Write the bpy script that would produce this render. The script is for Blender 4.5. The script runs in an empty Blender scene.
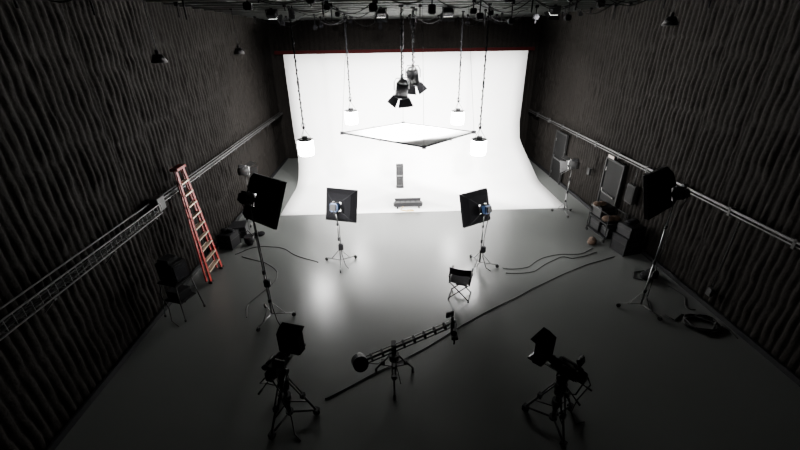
import bpy, bmesh, math, random
from mathutils import Vector, Matrix, Quaternion, noise
random.seed(7)
V=Vector
# ---------------------------------------------------------------- materials
MATS={}
def mat(name,col,rough=0.6,metal=0.0,var=0.12,scale=8.0,bump=0.0,emit=0.0,ecol=None,spec=0.5,trans=0.0):
    if name in MATS: return MATS[name]
    m=bpy.data.materials.new(name); m.use_nodes=True
    nt=m.node_tree; b=nt.nodes['Principled BSDF']
    tc=nt.nodes.new('ShaderNodeTexCoord'); nz=nt.nodes.new('ShaderNodeTexNoise')
    nz.inputs['Scale'].default_value=scale; nz.inputs['Detail'].default_value=5
    nt.links.new(tc.outputs['Object'],nz.inputs['Vector'])
    cr=nt.nodes.new('ShaderNodeValToRGB')
    cr.color_ramp.elements[0].position=0.3; cr.color_ramp.elements[1].position=0.7
    cr.color_ramp.elements[0].color=tuple(c*(1-var) for c in col)+(1,)
    cr.color_ramp.elements[1].color=tuple(min(1,c*(1+var)) for c in col)+(1,)
    nt.links.new(nz.outputs['Fac'],cr.inputs['Fac']); nt.links.new(cr.outputs['Color'],b.inputs['Base Color'])
    b.inputs['Roughness'].default_value=rough; b.inputs['Metallic'].default_value=metal
    b.inputs['Specular IOR Level'].default_value=spec
    if bump:
        bp=nt.nodes.new('ShaderNodeBump'); bp.inputs['Strength'].default_value=bump; bp.inputs['Distance'].default_value=0.02
        nt.links.new(nz.outputs['Fac'],bp.inputs['Height']); nt.links.new(bp.outputs['Normal'],b.inputs['Normal'])
    if emit:
        b.inputs['Emission Color'].default_value=(*(ecol or col),1); b.inputs['Emission Strength'].default_value=emit
    if trans: b.inputs['Transmission Weight'].default_value=trans
    MATS[name]=m; return m
BLK=mat('black_metal',(0.005,0.005,0.006),0.55,0.0,spec=.25)
FAB=mat('black_fabric',(0.005,0.005,0.006),0.9,0,bump=0.3,scale=30,spec=.12)
PLA=mat('black_plastic',(0.006,0.006,0.007),0.5,spec=.25)
STL=mat('steel',(0.20,0.20,0.20),0.4,0.9)
TRY=mat('galvanised_tray',(0.085,0.085,0.085),0.5,0.6)
GRY=mat('grey_paint',(0.035,0.035,0.035),0.55,spec=.3)
PIP=mat('grid_pipe',(0.09,0.096,0.09),0.5,0.2)
BLU=mat('blue_housing',(0.025,0.06,0.15),0.4)
RED=mat('red_fibreglass',(0.26,0.006,0.003),0.5,spec=.25)
ALU=mat('aluminium',(0.42,0.33,0.24),0.4,0.6)
SAND=mat('tan_canvas',(0.06,0.034,0.02),0.85,bump=0.4,scale=20)
YEL=mat('yellow_cable',(0.45,0.28,0.04),0.5)
SILK=mat('silk',(0.93,0.93,0.93),0.8,var=0.01)
WLAMP=mat('lamp_skirt',(0.9,0.9,0.88),0.7,var=0.02,emit=115,ecol=(1,0.985,0.97))
DIFF=mat('softbox_diffuser',(0.9,0.9,0.9),0.7,var=0.02,emit=8,ecol=(1,0.98,0.96))
RUB=mat('rubber',(0.006,0.006,0.006),0.7,spec=.3)
CAB=mat('cable_rubber',(0.006,0.006,0.006),0.6,spec=.3)
GLS=mat('lens_glass',(0.008,0.008,0.012),0.15)
DRED=mat('dark_red_paint',(0.03,0.0015,0.0015),0.7,spec=.1)
SIGN=mat('exit_sign_face',(0.4,0.35,0.32),0.5,emit=0.1,ecol=(1,0.4,0.3))
REFL=mat('reflector',(0.9,0.88,0.8),0.3,0.4,emit=6,ecol=(1,0.97,0.92))
DOOR=mat('door_paint',(0.004,0.004,0.004),0.7,spec=.12)
FRM=mat('door_frame_paint',(0.016,0.016,0.016),0.6,spec=.15)

# ---------------------------------------------------------------- builder
class B:
    def __init__(s): s.bm=bmesh.new(); s.mats=[]
    def mi(s,m):
        if m not in s.mats: s.mats.append(m)
        return s.mats.index(m)
    def _fin(s,verts,m,smooth=False):
        i=s.mi(m); fs=set()
        for v in verts:
            for f in v.link_faces: fs.add(f)
        for f in fs: f.material_index=i; f.smooth=smooth
    def box(s,c,sz,m,rot=None,bev=0.0):
        R=(rot.to_matrix().to_4x4() if isinstance(rot,Quaternion) else (rot if rot is not None else Matrix()))
        M=Matrix.Translation(V(c))@R@Matrix.Diagonal((*sz,1))
        r=bmesh.ops.create_cube(s.bm,size=1,matrix=M); vs=r['verts']
        if bev:
            es=list({e for v in vs for e in v.link_edges})
            rr=bmesh.ops.bevel(s.bm,geom=es,offset=bev,segments=2,affect='EDGES',clamp_overlap=True)
            vs=rr['verts']
        s._fin(vs,m)
    def cyl(s,a,b,r,m,r2=None,n=12,cap=True,smooth=True):
        a=V(a);b=V(b);d=b-a;L=d.length
        if L<1e-6:return
        q=V((0,0,1)).rotation_difference(d)
        M=Matrix.Translation((a+b)/2)@q.to_matrix().to_4x4()
        rr=bmesh.ops.create_cone(s.bm,cap_ends=cap,segments=n,radius1=r,radius2=(r if r2 is None else r2),depth=L,matrix=M)
        s._fin(rr['verts'],m,smooth)
        for v in rr['verts']:
            for f in v.link_faces:
                if len(f.verts)>4: f.smooth=False
    def tube(s,pts,r,m,n=6):
        pts=[V(p) for p in pts]; rings=[]
        for i,p in enumerate(pts):
            d=(pts[min(i+1,len(pts)-1)]-pts[max(i-1,0)])
            if d.length<1e-7:d=V((0,0,1))
            d.normalize(); up=V((0,0,1)) if abs(d.z)<0.9 else V((1,0,0))
            x=d.cross(up).normalized(); y=x.cross(d)
            rings.append([s.bm.verts.new(p+r*(x*math.cos(2*math.pi*k/n)+y*math.sin(2*math.pi*k/n))) for k in range(n)])
        i_=s.mi(m)
        for a,b in zip(rings,rings[1:]):
            for k in range(n):
                f=s.bm.faces.new((a[k],a[(k+1)%n],b[(k+1)%n],b[k])); f.material_index=i_; f.smooth=True
        for rg in (rings[0],rings[-1]):
            f=s.bm.faces.new(rg); f.material_index=i_
    def quad(s,ps,m,th=0.0):
        vs=[s.bm.verts.new(V(p)) for p in ps]; f=s.bm.faces.new(vs); f.material_index=s.mi(m)
        if th:
            f.normal_update(); nrm=f.normal.copy()
            vs2=[s.bm.verts.new(V(p)-nrm*th) for p in ps]
            g=s.bm.faces.new(list(reversed(vs2))); g.material_index=s.mi(m)
            k=len(vs)
            for i in range(k):
                h=s.bm.faces.new((vs[(i+1)%k],vs[i],vs2[i],vs2[(i+1)%k])); h.material_index=s.mi(m)
    def sph(s,c,r,m,sc=(1,1,1),n=14):
        M=Matrix.Translation(V(c))@Matrix.Diagonal((*sc,1))
        rr=bmesh.ops.create_uvsphere(s.bm,u_segments=n,v_segments=max(6,n//2+2),radius=r,matrix=M); s._fin(rr['verts'],m,True)
    def ring(s,c,r,t,m,axis=(0,0,1),n=20):
        q=V((0,0,1)).rotation_difference(V(axis).normalized())
        s.tube([V(c)+q@V((r*math.cos(2*math.pi*k/n),r*math.sin(2*math.pi*k/n),0)) for k in range(n+1)],t,m)
    def obj(s,name,loc=(0,0,0),rz=0.0):
        bmesh.ops.recalc_face_normals(s.bm,faces=s.bm.faces)
        me=bpy.data.meshes.new(name+'_mesh'); s.bm.to_mesh(me); s.bm.free()
        for m in s.mats: me.materials.append(m)
        o=bpy.data.objects.new(name,me); bpy.context.collection.objects.link(o)
        o.location=loc; o.rotation_euler=(0,0,rz); return o
def look(d):  # local +Y -> d, Z up
    d=V(d).normalized(); x=d.cross(V((0,0,1))).normalized(); z=x.cross(d)
    return Matrix((x,d,z)).transposed().to_4x4()
def area(name,parent,loc,d,size,power,col=(1,1,1),spread=math.pi):
    l=bpy.data.lights.new(name,'AREA'); l.shape='SQUARE'; l.size=size; l.energy=power; l.color=col; l.spread=spread
    o=bpy.data.objects.new(name,l); bpy.context.collection.objects.link(o)
    o.parent=parent; o.location=loc; o.rotation_euler=V(d).to_track_quat('-Z','Y').to_euler(); return o

XL,XR,YB,YF,ZC=-5.66,7.66,21.0,-1.6,7.6
# ---------------------------------------------------------------- room shell
def floor_mat():
    m=bpy.data.materials.new('painted_concrete'); m.use_nodes=True; nt=m.node_tree; b=nt.nodes['Principled BSDF']
    tc=nt.nodes.new('ShaderNodeTexCoord')
    n1=nt.nodes.new('ShaderNodeTexNoise'); n1.inputs['Scale'].default_value=0.5; n1.inputs['Detail'].default_value=4
    nt.links.new(tc.outputs['Object'],n1.inputs['Vector'])
    cr=nt.nodes.new('ShaderNodeValToRGB'); cr.color_ramp.elements[0].position=.3; cr.color_ramp.elements[1].position=.7
    cr.color_ramp.elements[0].color=(.067,.071,.068,1); cr.color_ramp.elements[1].color=(.075,.079,.075,1)
    nt.links.new(n1.outputs['Fac'],cr.inputs['Fac']); nt.links.new(cr.outputs['Color'],b.inputs['Base Color'])
    mr=nt.nodes.new('ShaderNodeMapRange'); mr.inputs['To Min'].default_value=.27; mr.inputs['To Max'].default_value=.31
    nt.links.new(n1.outputs['Fac'],mr.inputs['Value']); nt.links.new(mr.outputs['Result'],b.inputs['Roughness'])
    b.inputs['Specular IOR Level'].default_value=.55
    return m
b=B(); b.quad([(XL-.2,YF-.2,0),(XR+.2,YF-.2,0),(XR+.2,YB+.2,0),(XL-.2,YB+.2,0)],floor_mat(),0.0); b.obj('floor')
CEIL=mat('ceiling_deck',(0.003,0.003,0.003),0.95,spec=.05)
b=B(); b.quad([(XL-.2,YF-.2,ZC),(XR+.2,YF-.2,ZC),(XR+.2,YB+.2,ZC),(XL-.2,YB+.2,ZC)],CEIL); b.obj('ceiling')
QUILT=mat('quilted_insulation',(0.0102,0.0090,0.0080),0.85,bump=0.6,scale=18,var=0.35,spec=.06)
def quilt(name,p0,p1,nrm,pitch=0.17,amp=0.056):
    p0=V(p0);p1=V(p1);d=(p1-p0);L=d.length;d.normalize();nrm=V(nrm)
    nu=int(L/pitch*7); nv=90; vs=[];fs=[]
    for j in range(nv+1):
        z=ZC*j/nv
        for i in range(nu+1):
            u=L*i/nu
            pan=math.floor(u/1.22); off=(pan*0.618)%1.0*.5
            fz=((z+off)/1.5)%1.0; pinch=min(1,min(fz,1-fz)*16)
            wob=0.010*math.sin(z*7.5+pan*2.1)+0.016*noise.noise(V((u*.8,z*1.7,8)))
            ph=(u+wob)/pitch; col=math.floor(ph)
            a=abs(math.sin(math.pi*ph))**0.65
            puff=0.75+0.7*noise.noise(V((col*1.7,z*2.6,9)))+.3*noise.noise(V((col*3.1,z*7,2)))
            bump=amp*a*(0.3+0.7*pinch)*puff
            fu=(u/1.22)%1.0; seam=min(1,min(fu,1-fu)*24)
            sag=0.02*noise.noise(V((u*.6,z*.8,1)))
            vs.append(p0+d*u+V((0,0,z))+nrm*(bump*(.3+.7*seam)+sag*pinch))
    w=nu+1
    for j in range(nv):
        for i in range(nu):
            fs.append((j*w+i,j*w+i+1,(j+1)*w+i+1,(j+1)*w+i))
    me=bpy.data.meshes.new(name); me.from_pydata([tuple(v) for v in vs],[],fs); me.materials.append(QUILT)
    for p in me.polygons:p.use_smooth=True
    o=bpy.data.objects.new(name,me); bpy.context.collection.objects.link(o); return o
quilt('wall_left',(XL-.11,YF-.1,0),(XL-.11,YB+.1,0),(1,0,0))
quilt('wall_right',(XR+.11,YF-.1,0),(XR+.11,YB+.1,0),(-1,0,0))
quilt('wall_back',(XL-.15,YB+.11,0),(XR+.15,YB+.11,0),(0,-1,0),pitch=.25)
quilt('wall_front',(XL-.15,YF-.11,0),(XR+.15,YF-.11,0),(0,1,0),pitch=.3)
b=B(); b.box((XL+.02,(YF+YB)/2,.06),(.05,YB-YF,.12),BLK); b.obj('baseboard_left')
b=B(); b.box((XR-.02,(YF+YB)/2,.06),(.05,YB-YF,.12),BLK); b.obj('baseboard_right')

# ---------------------------------------------------------------- cyclorama
CYC=mat('cyclorama_paint',(0.80,0.80,0.795),0.6,var=0.012,scale=2)
yf,yw,R,zt=13.3,17.7,1.7,5.42
prof=[(yf,0.012)]
for k in range(1,6): prof.append((yf+(yw-R-yf)*k/6,0.012))
for k in range(0,15):
    a=math.pi/2*k/14; prof.append((yw-R+R*math.sin(a),0.012+R-R*math.cos(a)))
for k in range(1,6): prof.append((yw,0.012+R+(zt-R)*k/5))
bm=bmesh.new(); rows=[]
for (y,z) in prof:
    t=min(1,max(0,(z)/2.2)); tt=t*t*(3-2*t)
    xr=6.85*(1-tt)+6.10*tt; xl=-4.16*(1-tt)-4.30*tt
    rows.append([bm.verts.new((xl+(xr-xl)*i/20,y,z)) for i in range(21)])
for a,c in zip(rows,rows[1:]):
    for i in range(20):
        f=bm.faces.new((a[i],a[i+1],c[i+1],c[i])); f.smooth=True
me=bpy.data.meshes.new('cyc'); bm.to_mesh(me); bm.free(); me.materials.append(CYC)
cyc=bpy.data.objects.new('cyclorama',me); bpy.context.collection.objects.link(cyc)
sm=cyc.modifiers.new('thick','SOLIDIFY'); sm.thickness=0.01; sm.offset=-1
b=B()
for i in range(8):
    x=-4.0+i*1.4; b.box((x,17.85,2.7),(.09,.12,5.4),GRY); b.box((x,18.5,.05),(.09,1.3,.1),GRY); b.cyl((x,17.9,3.2),(x,19.1,.08),.03,GRY,n=6)
b.box((.9,17.85,5.35),(10.3,.1,.1),GRY)
b.obj('cyclorama_frame')
b=B(); b.box((1.0,20.75,5.42),(12.9,.12,.16),DRED); b.obj('trim_1')

# ---------------------------------------------------------------- lighting grid
b=B(); zg=6.85
for i in range(25):
    y=1.6+i*.8
    b.cyl((XL+.15,y,zg),(XR-.15,y,zg),.026,PIP,n=8)
for i in range(11):
    x=-5.2+i*1.25
    b.cyl((x,0,zg+.06),(x,YB-.2,zg+.06),.026,PIP,n=8)
    for y in (3.2,7.2,11.2,16.0,20.0): b.cyl((x,y,zg),(x,y,ZC),.012,PIP,n=6)
for x in (-3.0,1.0,5.0):
    for dx in (-.15,.15):
        for dz in (0,.3): b.cyl((x+dx,1,zg+.2+dz),(x+dx,YB-.2,zg+.2+dz),.02,PIP,n=6)
    for k in range(38):
        y=1+k*.52
        b.cyl((x-.15,y,zg+.2),(x-.15,y+.26,zg+.5),.01,PIP,n=5); b.cyl((x-.15,y+.26,zg+.5),(x-.15,y+.52,zg+.2),.01,PIP,n=5)
        b.cyl((x-.15,y,zg+.2),(x+.15,y+.26,zg+.2),.01,PIP,n=5)
for k in range(90):
    x=-5.2+random.randrange(11)*1.25; y=1.6+random.randrange(6,25)*.8; h=random.uniform(.12,.5)
    b.cyl((x,y,zg-h),(x,y,zg+.05),.018,FAB,n=6); b.box((x,y,zg),(.09,.09,.12),FAB)
    if random.random()<.3: b.box((x,y,zg-h),(.16,.16,.14),FAB,bev=.02)
    if random.random()<.5:
        pts=[(x+t*1.25,y,zg-.05-h*math.sin(math.pi*t)*.7) for t in [q/10 for q in range(11)]] if x<6 else [(x,y,zg-h),(x,y,zg)]
        b.tube(pts,.012,CAB,5)
grid=b.obj('lighting_grid')

def added_grid_flood(loc,d,power,name='added_cyc_flood',z0=zg):  # added flood, dark housing in the grid; its lamp evens out the cyc brightness
    b=B(); d=V(d).normalized(); M=look(d)
    def T(p): return M@V(p)
    h=z0-loc[2]
    b.cyl((0,0,.12),(0,0,h+.02),.018,BLK,n=8); b.box((0,0,h),(.08,.08,.12),BLK)
    b.box((0,0,.12),(.36,.04,.03),BLK)
    for s in(-1,1): b.box((s*.17,0,.04),(.015,.04,.18),BLK)
    b.box((0,0,0),(.30,.16,.2),PLA,rot=M,bev=.02)
    f=[T((-.15,.08,-.1)),T((.15,.08,-.1)),T((.15,.08,.1)),T((-.15,.08,.1))]
    g=[T((-.2,.18,-.16)),T((.2,.18,-.16)),T((.2,.18,.16)),T((-.2,.18,.16))]
    for i in range(4): b.quad([f[i],f[(i+1)%4],g[(i+1)%4],g[i]],BLK,.004)
    b.quad([T((-.13,.085,-.08)),T((.13,.085,-.08)),T((.13,.085,.08)),T((-.13,.085,.08))],REFL)
    o=b.obj(name,loc)
    if power: area('added_cyc_lamp',o,T((0,.11,0)),d,.24,power,(1,.985,.97),math.radians(110))
    return o
for x in (-3.3,-.1,1.9,5.1):  # row of added lamps aimed at the cyc wall
    added_grid_flood((x,12.9,6.66),V((0.9+(x-.9)*.75,17.2,1.5))-V((x,12.9,6.66)),520)

# ---------------------------------------------------------------- space lights
def space_light(loc):
    b=B(); h=zg-loc[2]
    n=28
    rings=[]
    for (r,z) in [(.20,.26),(.245,.22),(.25,0),(.245,-.2),(.22,-.25)]:
        rings.append([b.bm.verts.new((r*math.cos(2*math.pi*k/n)*(1+.015*(k%2)),r*math.sin(2*math.pi*k/n)*(1+.015*(k%2)),z)) for k in range(n)])
    wi=b.mi(WLAMP)
    for a,c in zip(rings,rings[1:]):
        for k in range(n):
            f=b.bm.faces.new((a[k],a[(k+1)%n],c[(k+1)%n],c[k])); f.material_index=wi; f.smooth=True
    f=b.bm.faces.new(rings[-1]); f.material_index=wi
    b.cyl((0,0,.24),(0,0,.29),.23,GRY,n=24); b.ring((0,0,.27),.245,.014,BLK); b.ring((0,0,-.245),.228,.012,GRY)
    b.cyl((0,0,.29),(0,0,.37),.09,PLA,n=16)
    for k in range(3):
        a=2*math.pi*k/3; b.cyl((.22*math.cos(a),.22*math.sin(a),.27),(0,0,.62),.008,BLK,n=5)
    b.sph((0,0,.64),.05,BLK); b.ring((0,0,.72),.06,.01,BLK,axis=(0,1,0))
    b.cyl((0,0,.66),(0,0,h+.03),.02,FAB,n=8)
    b.tube([(.035*math.cos(t*2.2),.035*math.sin(t*2.2),.66+(h-.66)*t/40) for t in range(41)],.014,FAB,5)
    b.box((0,0,h),(.1,.1,.14),BLK); b.cyl((0,0,1.9),(0,0,2.05),.035,BLK)
    return b.obj('space_light',loc)
for l in [(-2.66,12.3,2.84),(2.98,12.3,2.72),(-1.41,15.4,3.2),(2.80,15.4,3.1)]: space_light(l)

# ---------------------------------------------------------------- fresnels
def fresnel(loc,power,rz):
    b=B(); h=zg-loc[2]
    b.cyl((0,0,.42),(0,0,h+.03),.022,BLK,n=8); b.cyl((0,0,h*.5),(0,0,h*.5+.5),.034,BLK,n=8); b.box((0,0,h),(.1,.1,.14),BLK)
    b.tube([(.05*math.cos(t*1.7)+.02,.05*math.sin(t*1.7),.45+(h-.45)*t/40) for t in range(41)],.014,FAB,5)
    b.cyl((0,0,.34),(0,0,.46),.04,STL)
    b.tube([(-.27,0,.02),(-.27,0,.25),(-.2,0,.36),(.2,0,.36),(.27,0,.25),(.27,0,.02)],.016,STL)
    d=V((0,.25,-1)).normalized(); M=look(d)
    T=lambda p:M@V(p)
    b.cyl(T((0,-.22,0)),T((0,.16,0)),.19,PLA,r2=.2,n=20)
    b.cyl(T((0,-.32,0)),T((0,-.22,0)),.12,STL,r2=.18,n=20)
    b.cyl(T((0,.16,0)),T((0,.2,0)),.215,BLK,n=20)
    b.cyl(T((0,.2,0)),T((0,.205,0)),.17,REFL,n=20)
    for s in (-1,1):
        b.quad([T((s*.2,.2,-.18)),T((s*.2,.2,.18)),T((s*.34,.44,.27)),T((s*.34,.44,-.27))],FAB,.005)
        b.quad([T((-.18,.2,s*.2)),T((.18,.2,s*.2)),T((.27,.42,s*.34)),T((-.27,.42,s*.34))],FAB,.005)
    o=b.obj('fresnel_light',loc,rz)
    area('fresnel_lamp',o,T((0,.24,0)),d,.28,power,(1,.985,.97),math.radians(100)); return o
fresnel((.48,12.5,4.53),750,.5); fresnel((.86,13.1,4.84),750,-.6)

# ---------------------------------------------------------------- overhead diffusion frame
b=B(); zf=3.12
C=[V((-1.55,13.07,zf)),V((.59,14.54,zf)),V((2.9,12.77,zf)),V((1.05,10.98,zf))]
c0=sum(C,V((0,0,0)))/4
loc=[c-c0 for c in C]
for i in range(4):
    a,c=loc[i],loc[(i+1)%4]; b.cyl(a,c,.03,BLK,n=8)
    ai,ci=a*.98,c*.98; b.quad([a,c,ci,ai],FAB,.006)
    b.box(a,(.12,.12,.09),BLK); m_=(a+c)/2; b.box(m_,(.08,.08,.08),STL)
    b.cyl(a,V((a.x*.8,a.y*.8,zg-zf)),.006,BLK,n=5)
N=14; g=[[None]*(N+1) for _ in range(N+1)]
for i in range(N+1):
    for j in range(N+1):
        s,t=i/N,j/N
        p=(loc[0]*(1-s)*(1-t)+loc[1]*s*(1-t)+loc[2]*s*t+loc[3]*(1-s)*t)*.98
        g[i][j]=b.bm.verts.new((p.x,p.y,p.z-.05*math.sin(math.pi*s)*math.sin(math.pi*t)+.004))
si=b.mi(SILK)
for i in range(N):
    for j in range(N):
        f=b.bm.faces.new((g[i][j],g[i+1][j],g[i+1][j+1],g[i][j+1])); f.material_index=si; f.smooth=True
b.obj('overhead_diffusion_frame',c0)

# ---------------------------------------------------------------- softbox stands
def stand(b,h,rad=.5,m=STL,rot=0.3,caster=True):
    for k in range(3):
        a=rot+2*math.pi*k/3; e=V((rad*math.cos(a),rad*math.sin(a),.1)); ex=V((math.cos(a),math.sin(a),0))
        b.cyl((0,0,.14),e,.016,m,n=8); b.cyl((0,0,.5),e*.62+V((0,0,.05)),.010,m,n=6)
        if caster:
            b.cyl(e,e+V((0,0,.04)),.02,m,n=8); sd=V((-math.sin(a),math.cos(a),0))*.018
            b.cyl(e+V((0,0,-.048))-sd,e+V((0,0,-.048))+sd,.05,RUB,n=14)
        else: b.cyl((e.x,e.y,0),(e.x,e.y,.1),.02,RUB,n=8)
    b.cyl((0,0,.12),(0,0,min(1.3,h*.5)),.024,m,n=10); b.cyl((0,0,.47),(0,0,.55),.036,BLK,n=10)
    z=min(1.3,h*.5); b.cyl((0,0,z-.05),(0,0,z+.05),.034,BLK,n=10)
    b.cyl((0,0,z),(0,0,h*.78),.018,m,n=10); b.cyl((0,0,h*.78-.04),(0,0,h*.78+.04),.028,BLK,n=10); b.cyl((0,0,h*.78),(0,0,h),.013,m,n=10)
def softbox(loc,h,d,size=.93,power=200,rot=.3,rear=BLU,rad=.5,m=STL):
    b=B(); stand(b,h-.05,rad=rad,rot=rot,m=m)
    d=V(d).normalized(); M=look(d); O=V((0,0,h+.12)); T=lambda p:O+M@V(p)
    b.cyl((0,0,h-.1),(0,0,h-.02),.03,BLK,n=10)
    b.tube([T((-.17,0,.0)),T((-.17,-.0,-.12)),V((-.08,0,h-.03)),V((.08,0,h-.03)),T((.17,0,-.12)),T((.17,0,0))],.014,BLK)
    b.box(T((0,-.06,0)),(.22,.22,.24),rear,rot=M,bev=.03)
    b.box(T((0,-.18,0)),(.17,.05,.17),PLA,rot=M,bev=.015)
    for k in range(5): b.box(T((0,-.14+k*.035,.125)),(.17,.012,.02),BLK,rot=M)
    b.cyl(T((0,.0,0)),T((0,.08,0)),.14,BLK,n=20)
    s0,s1=.13,size/2
    A=[T((x*s0,.06,z*s0)) for x,z in ((-1,-1),(1,-1),(1,1),(-1,1))]
    Mid=[T((x*s1*.76,.20,z*s1*.76)) for x,z in ((-1,-1),(1,-1),(1,1),(-1,1))]
    E=[T((x*s1,.36,z*s1)) for x,z in ((-1,-1),(1,-1),(1,1),(-1,1))]
    L=[T((x*s1,.44,z*s1)) for x,z in ((-1,-1),(1,-1),(1,1),(-1,1))]
    for i in range(4):
        j=(i+1)%4
        b.quad([A[i],A[j],Mid[j],Mid[i]],FAB,.004); b.quad([Mid[i],Mid[j],E[j],E[i]],FAB,.004); b.quad([E[i],E[j],L[j],L[i]],FAB,.004)
        b.tube([A[i],Mid[i],E[i],L[i]],.009,BLK)
        b.cyl(L[i],L[j],.008,BLK,n=6)
    b.quad([T((x*s1*.98,.37,z*s1*.98)) for x,z in ((-1,-1),(1,-1),(1,1),(-1,1))],DIFF,.003)
    b.tube([T((0,-.2,-.05)),V((.06,-.1,h-.4)),V((.05,-.04,h*.55)),V((.06,-.05,.35)),V((.15,-.15,.04)),V((.25,-.3,.02))],.011,CAB)
    b.box((.05,-.05,h*.35),(.14,.1,.2),PLA,bev=.02)
    o=b.obj('softbox_light',loc)
    area('softbox_lamp',o,T((0,.39,0)),d,size*.9,power,(1,.985,.97),math.radians(95)); return o
softbox((-2.88,7.34,0),2.97,(.66,.85,-.5),size=1.0,power=220,rot=.1,rear=PLA)
softbox((-1.49,9.71,0),1.72,(.3,.95,-.28),size=.92,power=220,rot=.6)
softbox((2.56,9.34,0),1.70,(-.5,.9,-.28),size=.92,power=220,rot=-.2)
softbox((6.02,7.24,0),2.88,(-.62,.9,-.3),size=.96,power=160,rot=.9,rear=PLA)

# ---------------------------------------------------------------- open-face lights on stands at the sides
def stand_light(loc,h,d,power):
    b=B(); stand(b,h,rad=.40,rot=.5); d=V(d).normalized(); M=look(d); O=V((0,0,h+.16)); T=lambda p:O+M@V(p)
    b.tube([T((-.2,0,0)),T((-.2,0,-.12)),V((0,0,h)),T((.2,0,-.12)),T((.2,0,0))],.012,STL)
    b.cyl(T((0,-.2,0)),T((0,.1,0)),.13,GRY,r2=.17,n=20); b.cyl(T((0,.1,0)),T((0,.11,0)),.16,REFL,n=20)
    b.box(T((0,-.1,.18)),(.1,.2,.08),PLA,rot=M)
    for s in(-1,1):
        b.quad([T((s*.17,.1,-.15)),T((s*.17,.1,.15)),T((s*.32,.32,.22)),T((s*.32,.32,-.22))],STL,.005)
        b.quad([T((-.15,.1,s*.17)),T((.15,.1,s*.17)),T((.22,.32,s*.3)),T((-.22,.32,s*.3))],STL,.005)
    o=b.obj('studio_light',loc); area('studio_lamp',o,T((0,.15,0)),d,.28,power,(1,.97,.93),math.radians(100)); return o
stand_light((6.5,12.8,0),1.72,(-.75,.7,-.15),70)
stand_light((-4.95,12.75,0),1.8,(.75,.7,-.15),70)

# ---------------------------------------------------------------- stepladder
b=B()
bm0,top=V((-4.98,9.30,0)),V((-5.40,9.66,3.05)); ax=(top-bm0)
def lp(t,s,off=0):
    w=.38*(1-t)+.17*t; return bm0+ax*t+V((0,1,0))*s*w+V((-1,0,-.12))*off
for s in (-1,1):
    a,c=lp(0,s),lp(1,s); a.z=.02
    b.box((a+c)/2,(.028,.09,(c-a).length),RED,rot=(V((0,0,1)).rotation_difference((c-a).normalized())))
    a2,c2=lp(0,s*.95,.13),lp(1,s*.95,.05); a2.z=.03
    b.box((a2+c2)/2,(.028,.07,(c2-a2).length),RED,rot=(V((0,0,1)).rotation_difference((c2-a2).normalized())))
    b.box(a+V((0,0,.01)),(.1,.11,.05),RUB)
for k in range(1,10):
    t=k/10.2; a,c=lp(t,-1),lp(t,1); b.box((a+c)/2+V((-.01,0,0)),(.10,(c-a).length,.035),ALU,bev=.005)
    if k%2: b.cyl(lp(t,-.95,.12),lp(t,.95,.12),.014,ALU,n=6)
b.box(top+V((-.03,0,.02)),(.2,.46,.07),RED,bev=.01)
org=V((-4.98,9.3,0)); bmesh.ops.translate(b.bm,verts=b.bm.verts,vec=-org); b.obj('stepladder',org)

# ---------------------------------------------------------------- cable trays
def tray(name,x,sgn,y0,y1,z,w,h):
    b=B(); xi=x+sgn*.03; xo=x+sgn*(.03+w)
    for xx in (xi,xo):
        for zz in (z,z+h): b.box((xx,(y0+y1)/2,zz),(.02,y1-y0,.02),TRY)
    n=int((y1-y0)/.15)
    for k in range(n+1):
        y=y0+(y1-y0)*k/n
        b.box(((xi+xo)/2,y,z),(abs(xo-xi),.012,.012),TRY); b.box((xo,y,z+h/2),(.01,.01,h),TRY)
    for k in range(int((y1-y0)/1.5)+1):
        y=y0+.4+k*1.5
        if y>y1: break
        b.box(((xi+xo)/2-.02,y,z-.03),(w+.09,.05,.03),GRY); b.cyl((xi,y,z-.03-w),(xo,y,z-.03),.012,GRY,n=6)
    for q in range(3):
        b.tube([((xi+xo)/2+(q-1)*w*.22+.02*math.sin(k*1.3+q),y0+(y1-y0)*k/60,z+.03) for k in range(61)],.014,CAB)
    return b.obj(name)
tray('cable_tray',XL+.02,1,YF+.3,8.4,2.38,.25,.22)
tray('cable_tray',XL+.02,1,8.8,YB-.2,2.5,.12,.09)
b=B(); b.box((XL+.12,8.6,2.52),(.2,.3,.32),GRY,bev=.01); b.obj('junction_box')
b=B()
b.box((XR-.08,(YF+YB)/2,2.47),(.04,YB-YF-.6,.04),TRY); b.box((XR-.08,(YF+YB)/2,2.38),(.02,YB-YF-.6,.02),TRY)
for k in range(14): b.box((XR-.05,0+k*1.5,2.42),(.1,.06,.2),GRY)
b.obj('wall_conduit')

# ---------------------------------------------------------------- doors and wall fittings (right)
def door(n,yc,w=.95,h=2.1):
    b=B(); x=XR-.03
    b.box((x,yc,h/2+.03),(.05,w,h),DOOR)
    b.box((x-.02,yc-w/2-.05,h/2),(.08,.06,h+.1),FRM); b.box((x-.02,yc+w/2+.05,h/2),(.08,.06,h+.1),FRM); b.box((x-.02,yc,h+.07),(.08,w+.16,.06),FRM)
    b.box((x-.06,yc,1.0),(.05,w*.8,.05),GRY); b.cyl((x-.03,yc-w*.36,1.0),(x-.09,yc-w*.36,1.0),.02,STL)
    for z in (.3,1.05,1.8): b.box((x-.03,yc+w/2-.02,z),(.03,.03,.12),STL)
    return b.obj(n)
door('door_1',12.1); door('door_2',16.4)
b=B(); b.box((XR-.08,12.3,2.29),(.1,.4,.12),FRM,bev=.01); b.box((XR-.135,12.3,2.29),(.01,.34,.09),SIGN); b.obj('exit_sign')
b=B(); b.box((XR-.08,10.9,1.5),(.12,.4,.6),FRM,bev=.01); b.box((XR-.145,10.9,1.5),(.01,.32,.5),DOOR); b.cyl((XR-.07,10.9,1.8),(XR-.07,10.9,2.3),.015,GRY); b.obj('electrical_panel')
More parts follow.
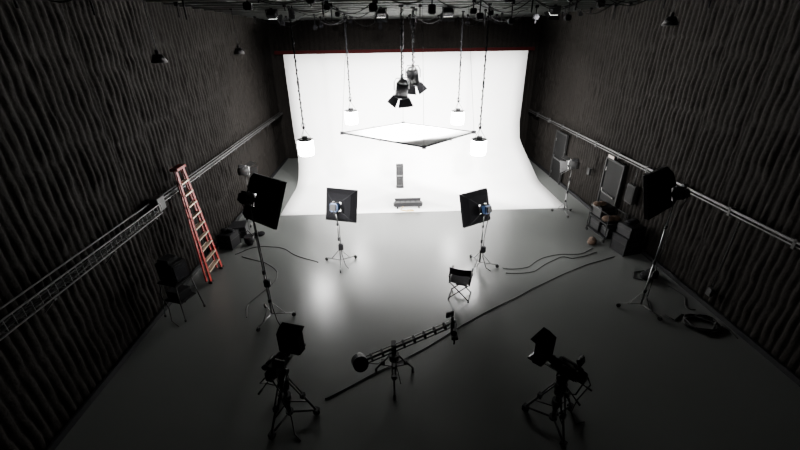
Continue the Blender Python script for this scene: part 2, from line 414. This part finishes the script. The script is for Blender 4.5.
b=B(); b.box((XR-.07,7.2,.45),(.1,.14,.2),GRY,bev=.01); b.cyl((XR-.07,7.2,.5),(XR-.07,7.2,2.3),.012,GRY); b.obj('wall_outlet')
b=B(); b.box((XR-.07,13.6,1.35),(.08,.18,.26),FRM,bev=.01); b.obj('light_switch')

# ---------------------------------------------------------------- cameras with teleprompters
def tripod(b,h,rad=.5,rot=0.0,m=BLK,dolly=True):
    b.cyl((0,0,h-.14),(0,0,h),.09,m,r2=.1,n=16)
    for k in range(3):
        a=rot+2*math.pi*k/3; c,s=math.cos(a),math.sin(a); e=V((rad*c,rad*s,.11)); sd=V((-s,c,0))
        top=V((.08*c,.08*s,h-.06)); mid=top.lerp(e,.5)
        for q in (-1,1): b.cyl(top+sd*.035*q,mid+sd*.03*q,.014,m,n=8)
        b.box(mid,(.07,.07,.09),PLA); b.cyl(mid,e,.02,m,n=8)
        b.cyl((0,0,.38),mid.lerp(e,.4),.012,m,n=6)
        if dolly:
            b.cyl((0,0,.12),e,.02,m,n=8); b.box(e+V((0,0,-.0)),(.09,.09,.06),m)
            b.cyl(e+V((0,0,-.05))-sd*.025,e+V((0,0,-.05))+sd*.025,.06,RUB,n=14)
        else: b.cyl((e.x,e.y,0),e,.025,RUB,n=8)
    b.cyl((0,0,.34),(0,0,.42),.05,m,n=12); b.cyl((0,0,.1),(0,0,.15),.07,m,n=12)
def studio_camera(loc,rz,rot):
    b=B(); tripod(b,.95,.46,rot)
    b.cyl((0,0,.12),(0,0,.9),.035,BLK,n=12)
    for z in (.45,.7): b.cyl((0,0,z),(0,0,z+.1),.08,PLA,n=14)
    b.cyl((0,0,.95),(0,0,1.05),.08,PLA,n=18); b.box((0,0,1.10),(.13,.18,.12),PLA,bev=.02)
    for s in(-1,1): b.cyl((s*.06,0,1.10),(s*.11,0,1.10),.06,BLK,n=16)
    b.box((0,.02,1.175),(.1,.42,.03),BLK)
    for s in (-1,1): b.cyl((s*.1,-.05,1.09),(s*.2,-.40,.95),.011,BLK,n=8); b.cyl((s*.175,-.31,.985),(s*.2,-.40,.95),.018,RUB,n=8)
    b.box((0,-.06,1.30),(.16,.38,.22),PLA,bev=.02); b.box((0,-.28,1.29),(.13,.1,.17),BLK,bev=.015)
    b.box((0,-.05,1.45),(.03,.24,.03),PLA)
    for y in(-.14,.04): b.box((0,y,1.42),(.03,.03,.05),PLA)
    b.box((.12,-.16,1.46),(.18,.05,.13),PLA,rot=Matrix.Rotation(-.3,4,'X'),bev=.01); b.box((.12,-.19,1.47),(.14,.01,.09),GLS,rot=Matrix.Rotation(-.3,4,'X'))
    b.cyl((-.1,.02,1.38),(-.1,-.2,1.40),.035,PLA,n=12); b.cyl((-.1,-.2,1.40),(-.1,-.26,1.40),.045,RUB,n=12)
    b.cyl((0,.12,1.30),(0,.28,1.30),.06,PLA,r2=.065,n=18); b.cyl((0,.2,1.30),(0,.23,1.30),.072,RUB,n=18)
    for s in(-1,1): b.cyl((s*.06,-.1,1.185),(s*.06,.54,1.185),.01,STL,n=8)
    b.box((0,.42,1.21),(.36,.26,.03),PLA,bev=.008); b.box((0,.42,1.228),(.30,.22,.004),GLS)
    b.quad([(-.18,.32,1.52),(.18,.32,1.52),(.18,.54,1.24),(-.18,.54,1.24)],GLS,.004)
    F=[(-.20,.30,1.21),(.20,.30,1.21),(.20,.30,1.58),(-.20,.30,1.58)]
    G=[(-.22,.44,1.22),(.22,.44,1.22),(.22,.44,1.62),(-.22,.44,1.62)]
    b.quad([F[3],F[2],G[2],G[3]],FAB,.005); b.quad([F[2],F[1],G[1],G[2]],FAB,.005); b.quad([F[0],F[3],G[3],G[0]],FAB,.005); b.quad([F[0],F[1],F[2],F[3]],FAB,.005)
    b.quad([G[3],G[2],(.21,.54,1.64),(-.21,.54,1.64)],FAB,.005)
    b.tube([(.06,-.33,1.29),(.2,-.36,1.05),(.12,-.26,.7),(.17,-.2,.3),(.25,-.3,.02),(.4,-.38,.015)],.012,CAB)
    b.tube([(-.06,-.33,1.28),(-.2,-.3,1.1),(-.16,-.2,1.0),(-.05,-.1,.85)],.012,CAB)
    return b.obj('studio_camera',loc,rz)
studio_camera((-1.86,4.64,0),-.3,.35)
studio_camera((2.70,4.32,0),.7,-.2)

# ---------------------------------------------------------------- jib crane
b=B(); tripod(b,.70,.42,.5,dolly=False)
b.cyl((0,0,.70),(0,0,.86),.05,STL,n=14); b.box((0,0,.87),(.09,.16,.2),BLK,bev=.01)
tail=V((-.50,-.22,.80)); head=V((1.08,.30,1.10)); dr=(head-tail).normalized()
sd=dr.cross(V((0,0,1))).normalized()
for z in (-.05,.05):
    for q in (-.035,.035): b.cyl(tail+V((0,0,z))+sd*q,head+V((0,0,z))+sd*q,.013,STL if (z>0 and q<0) else BLK,n=8)
for k in range(8):
    p=tail.lerp(head,.06+k*.125); b.box(p,(.09,.04,.13),BLK,rot=look(dr))
wt=tail-dr*.12; wd=V((.25,-.85,.45)).normalized()
b.cyl(tail,wt,.02,STL); b.cyl(wt-wd*.14,wt+wd*.14,.016,BLK)
for k in range(4): b.cyl(wt+wd*(-.12+k*.06),wt+wd*(-.12+k*.06+.045),.14,BLK,n=24)
hb=head+dr*.05
b.box(hb,(.07,.1,.18),BLK,bev=.01); b.cyl(hb+V((0,0,-.26)),hb+V((0,0,.14)),.028,BLK,n=12)
b.box(hb+V((.05,.06,-.20)),(.11,.28,.13),PLA,rot=Matrix.Rotation(-.2,4,'Z'),bev=.02); b.cyl(hb+V((.08,.18,-.20)),hb+V((.11,.34,-.20)),.04,PLA,n=14)
b.box(hb+V((-.05,.02,.20)),(.16,.04,.12),PLA,rot=Matrix.Rotation(.4,4,'Z'),bev=.01)
b.box(hb+V((.05,-.02,-.31)),(.13,.16,.06),BLK,bev=.01); b.cyl(hb+V((.05,-.05,-.33)),hb+V((.05,-.05,-.47)),.018,BLK)
b.tube([wt,tail+V((.2,.05,-.16)),V((.0,.06,.65)),V((.05,.05,.3)),V((.12,-.1,.02))],.01,CAB)
b.obj('jib_crane',(0.0,5.33,0))

# ---------------------------------------------------------------- director's chair
b=B(); w,dp,sh,ah,bh=.25,.2,.52,.72,.95
for y in (-dp,dp):
    b.cyl((-w,y,.03),(w,y,sh),.014,BLK); b.cyl((w,y,.03),(-w,y,sh),.014,BLK)
for s in(-1,1):
    b.box((s*w,0,.02),(.035,dp*2+.08,.035),BLK,bev=.005); b.box((s*w,0,sh),(.03,dp*2+.06,.03),BLK)
    b.box((s*w,dp,(sh+ah)/2),(.03,.03,ah-sh),BLK); b.box((s*w,-dp,(sh+bh)/2),(.03,.03,bh-sh),BLK)
    b.box((s*w,0,ah),(.055,dp*2+.12,.025),BLK,bev=.006)
b.box((0,dp,.22),(.30,.05,.03),BLK)
n=8
for i in range(n):
    x0,x1=-w+2*w*i/n,-w+2*w*(i+1)/n; sg=lambda x:-.04*(1-(x/w)**2)
    b.quad([(x0,-dp,sh+.02+sg(x0)),(x1,-dp,sh+.02+sg(x1)),(x1,dp,sh+.02+sg(x1)),(x0,dp,sh+.02+sg(x0))],FAB,.005)
    b.quad([(x0,-dp+sg(x0),bh-.18),(x1,-dp+sg(x1),bh-.18),(x1,-dp+sg(x1),bh),(x0,-dp+sg(x0),bh)],FAB,.005)
b.obj('director_chair',(1.74,7.96,0),-.35)

# ---------------------------------------------------------------- upright lamp bank and floor lamp on the cyc
b=B(); b.box((0,0,.55),(.28,.12,.95),GRY,bev=.02)
for k in range(4): b.cyl((-.09+k*.06,-.065,.14),(-.09+k*.06,-.065,.96),.018,BLK,n=8)
b.box((0,-.07,.55),(.30,.03,.05),STL); b.box((0,0,.03),(.34,.32,.04),BLK,bev=.01); b.box((0,0,1.04),(.30,.14,.04),BLK)
for s in(-1,1): b.box((s*.15,-.02,.55),(.02,.14,.97),BLK)
b.obj('fluorescent_lamp_bank',(.48,16.0,.022))
b=B(); b.box((0,0,.14),(1.1,.24,.16),PLA,bev=.02); b.quad([(-.5,.12,.21),(.5,.12,.21),(.52,.22,.30),(-.52,.22,.30)],BLK,.006)
for s in(-1,1): b.box((s*.42,0,.03),(.06,.3,.06),BLK); b.cyl((s*.56,0,.08),(s*.56,0,.2),.02,STL)
for k in range(5): b.box((-.4+k*.2,0,.225),(.12,.18,.012),GRY)
b.tube([(-.2,-.15,.1),(-.3,-.3,.02),(-.05,-.42,.015),(.2,-.4,.015),(.15,-.3,.015),(-.05,-.35,.03)],.018,YEL)
b.obj('floor_strip_light',(.72,13.75,.013))

# ---------------------------------------------------------------- equipment carts, cases
def case(b,c,sz,m=PLA):
    x,y,z=c;sx,sy,sz_=sz
    b.box(c,sz,m,bev=.015)
    for s in(-1,1):
        for t in(-1,1): b.box((x+s*sx/2,y+t*sy/2,z),(.02,.02,sz_),BLK)
    b.box((x,y,z+sz_*.15),(sx+.012,sy+.012,.015),GRY); b.box((x,y-sy/2-.015,z+sz_*.02),(.16,.03,.05),BLK)
def bag(b,c,s=1.0,m=SAND):
    x,y,z=c; b.sph((x-.11*s,y,z),.15*s,m,(1,.85,.55)); b.sph((x+.11*s,y+.02,z-.01),.15*s,m,(1,.8,.55)); b.tube([(x-.1*s,y,z+.06*s),(x,y,z+.15*s),(x+.1*s,y,z+.06*s)],.012,BLK)
b=B()
for z in (.16,.62): b.box((0,0,z),(.62,1.0,.03),BLK,bev=.005)
for s in(-1,1):
    for t in(-1,1):
        b.cyl((s*.29,t*.48,.1),(s*.29,t*.48,.95),.015,BLK); b.cyl((s*.29-.02,t*.46,.05),(s*.29+.02,t*.46,.05),.05,RUB)
    b.cyl((s*.29,-.48,.95),(s*.29,.48,.95),.015,GRY)
case(b,(0,.2,.36),(.5,.5,.36)); case(b,(.02,-.28,.32),(.42,.36,.28)); case(b,(0,.22,.82),(.5,.45,.36)); bag(b,(-.02,-.25,.73),1.2); bag(b,(-.2,.2,1.08),.9)
b.obj('equipment_cart',(7.05,11.0,0),.1)
b=B(); case(b,(0,0,.28),(.6,.55,.56)); case(b,(.02,0,.74),(.5,.5,.34)); bag(b,(0,0,1.0),.9,FAB)
b.obj('equipment_case',(7.2,9.95,0),.2)
b=B(); case(b,(0,0,.2),(.5,.6,.4)); b.obj('equipment_case',(-5.15,11.8,0),.2)
b=B(); case(b,(0,0,.26),(.45,.5,.5)); bag(b,(0,0,.58),.8,FAB); b.obj('equipment_case',(-5.2,11.0,0),-.2)
b=B(); bag(b,(0,0,.085),1.0,FAB); b.obj('sandbag',(-4.5,11.6,0),.6)
b=B(); bag(b,(0,0,.085),1.0); b.obj('sandbag',(6.45,10.5,0),.9)
b=B(); bag(b,(0,0,.11),1.3,FAB); b.tube([(-.3,0,.03),(-.4,.2,.02),(-.1,.35,.02),(.2,.25,.02)],.015,CAB); b.obj('gear_bag',(7.05,8.5,0),.5)
b=B(); b.tube([(-.15,0,.3),(0,0,.5),(.15,0,.3)],.012,BLK); b.cyl((0,0,.1),(0,0,.3),.16,PLA,n=18); b.cyl((0,0,0),(0,0,.1),.11,PLA,n=18); b.obj('cable_reel',(-4.6,11.1,0))
b=B()
b.box((0,0,.95),(.55,.5,.04),BLK,bev=.006); b.box((0,0,.45),(.5,.45,.03),BLK)
for s in(-1,1):
    for t in(-1,1): b.cyl((s*.24,t*.22,.93),(s*.31,t*.30,.03),.014,GRY); b.cyl((s*.31,t*.30,0),(s*.31,t*.30,.05),.025,RUB)
b.box((0,.02,1.22),(.52,.42,.46),PLA,bev=.03); b.box((.262,.02,1.22),(.01,.34,.36),GLS); b.box((-.02,0,1.50),(.3,.3,.1),BLK,bev=.01)
b.box((0,0,.58),(.4,.35,.22),PLA,bev=.01); b.tube([(-.1,-.2,1.1),(-.2,-.32,.7),(-.1,-.3,.3),(0,-.4,.02),(.3,-.5,.015)],.012,CAB)
b.obj('monitor_cart',(-5.12,7.7,0),-.35)

# ---------------------------------------------------------------- hanging speakers near the walls
def hang_speaker(loc):
    b=B(); h=zg-loc[2]
    b.cyl((0,0,-.02),(0,0,.12),.16,PLA,r2=.09,n=22); b.cyl((0,0,-.05),(0,0,-.02),.15,BLK,r2=.16,n=22); b.cyl((0,0,.12),(0,0,.2),.04,BLK,n=12)
    b.cyl((0,0,.2),(0,0,h+.02),.01,BLK,n=6); b.box((0,0,h),(.08,.08,.1),BLK)
    b.obj('hanging_speaker',loc)
hang_speaker((-4.82,9.0,5.64)); hang_speaker((-4.49,13,5.67)); hang_speaker((6.1,9.0,6.2))

# ---------------------------------------------------------------- floor cables
def cable(pts,r=.012,wig=.04,name='power_cable',m=CAB):
    P=[V((x,y,r)) for x,y in pts]; out=[]
    for i in range(len(P)-1):
        p0=P[max(i-1,0)];p1=P[i];p2=P[i+1];p3=P[min(i+2,len(P)-1)]
        for k in range(12):
            t=k/12; q=.5*((2*p1)+(-p0+p2)*t+(2*p0-5*p1+4*p2-p3)*t*t+(-p0+3*p1-3*p2+p3)*t**3)
            q+=V((noise.noise(q*1.3),noise.noise(q*1.3+V((7,7,7))),0))*wig; q.z=r; out.append(q)
    out.append(P[-1]); o0=V((out[0].x,out[0].y,0)); b=B(); b.tube([q-o0 for q in out],r,m); b.obj(name,o0)
cable([(6.7,9.62),(5.2,9.0),(3.4,7.95),(1.76,6.95),(.6,6.1),(-.75,5.3),(-1.3,4.97)],wig=.03)
cable([(6.3,10.2),(5.73,9.79),(4.6,9.75),(3.9,9.2),(3.2,9.2)],wig=.15)
cable([(6.35,9.95),(5.5,9.5),(4.9,9.6),(4.0,9.05),(3.25,8.95)],wig=.2)
cable([(-4.9,10.5),(-4.4,10.8),(-3.71,10.8),(-2.9,10.3),(-2.2,9.8)],wig=.15)
cable([(-3.5,7.4),(-3.6,8.0),(-3.2,9.0),(-3.7,9.8),(-4.6,10.3)],wig=.1)
cable([(7.3,8.1),(7.35,7.7),(7.2,7.3),(7.3,7.1)],wig=.15)
b=B(); pts=[]
for k in range(110):
    a=k*.36; r=.26+.05*math.sin(k*.9)+.03*noise.noise(V((k*.3,0,0))); pts.append((r*math.cos(a)*1.3,r*math.sin(a),.015+.0005*k))
pts=[(-.6,.35,.015),(-.5,.15,.015),(-.2,.35,.015)]+pts+[(.5,-.2,.015),(.45,-.5,.015)]
b.tube(pts,.013,CAB); b.obj('cable_coil',(7.05,6.6,0))

# ---------------------------------------------------------------- world, camera
w=bpy.data.worlds.new('world'); bpy.context.scene.world=w; w.use_nodes=True
w.node_tree.nodes['Background'].inputs[0].default_value=(.5,.55,.6,1); w.node_tree.nodes['Background'].inputs[1].default_value=.01
cd=bpy.data.cameras.new('camera'); cam=bpy.data.objects.new('camera',cd); bpy.context.collection.objects.link(cam)
cd.sensor_width=36; cd.lens=381/800*36; cd.clip_start=.05
f=381
Y=V((-15,187,-f)).normalized(); Z=-V((12,-775,-f)).normalized(); Z=(Z-Y*Z.dot(Y)).normalized(); X=Y.cross(Z)
M=Matrix((X,Y,Z)).to_4x4(); M.translation=(0,0,6); cam.matrix_world=M
bpy.context.scene.camera=cam
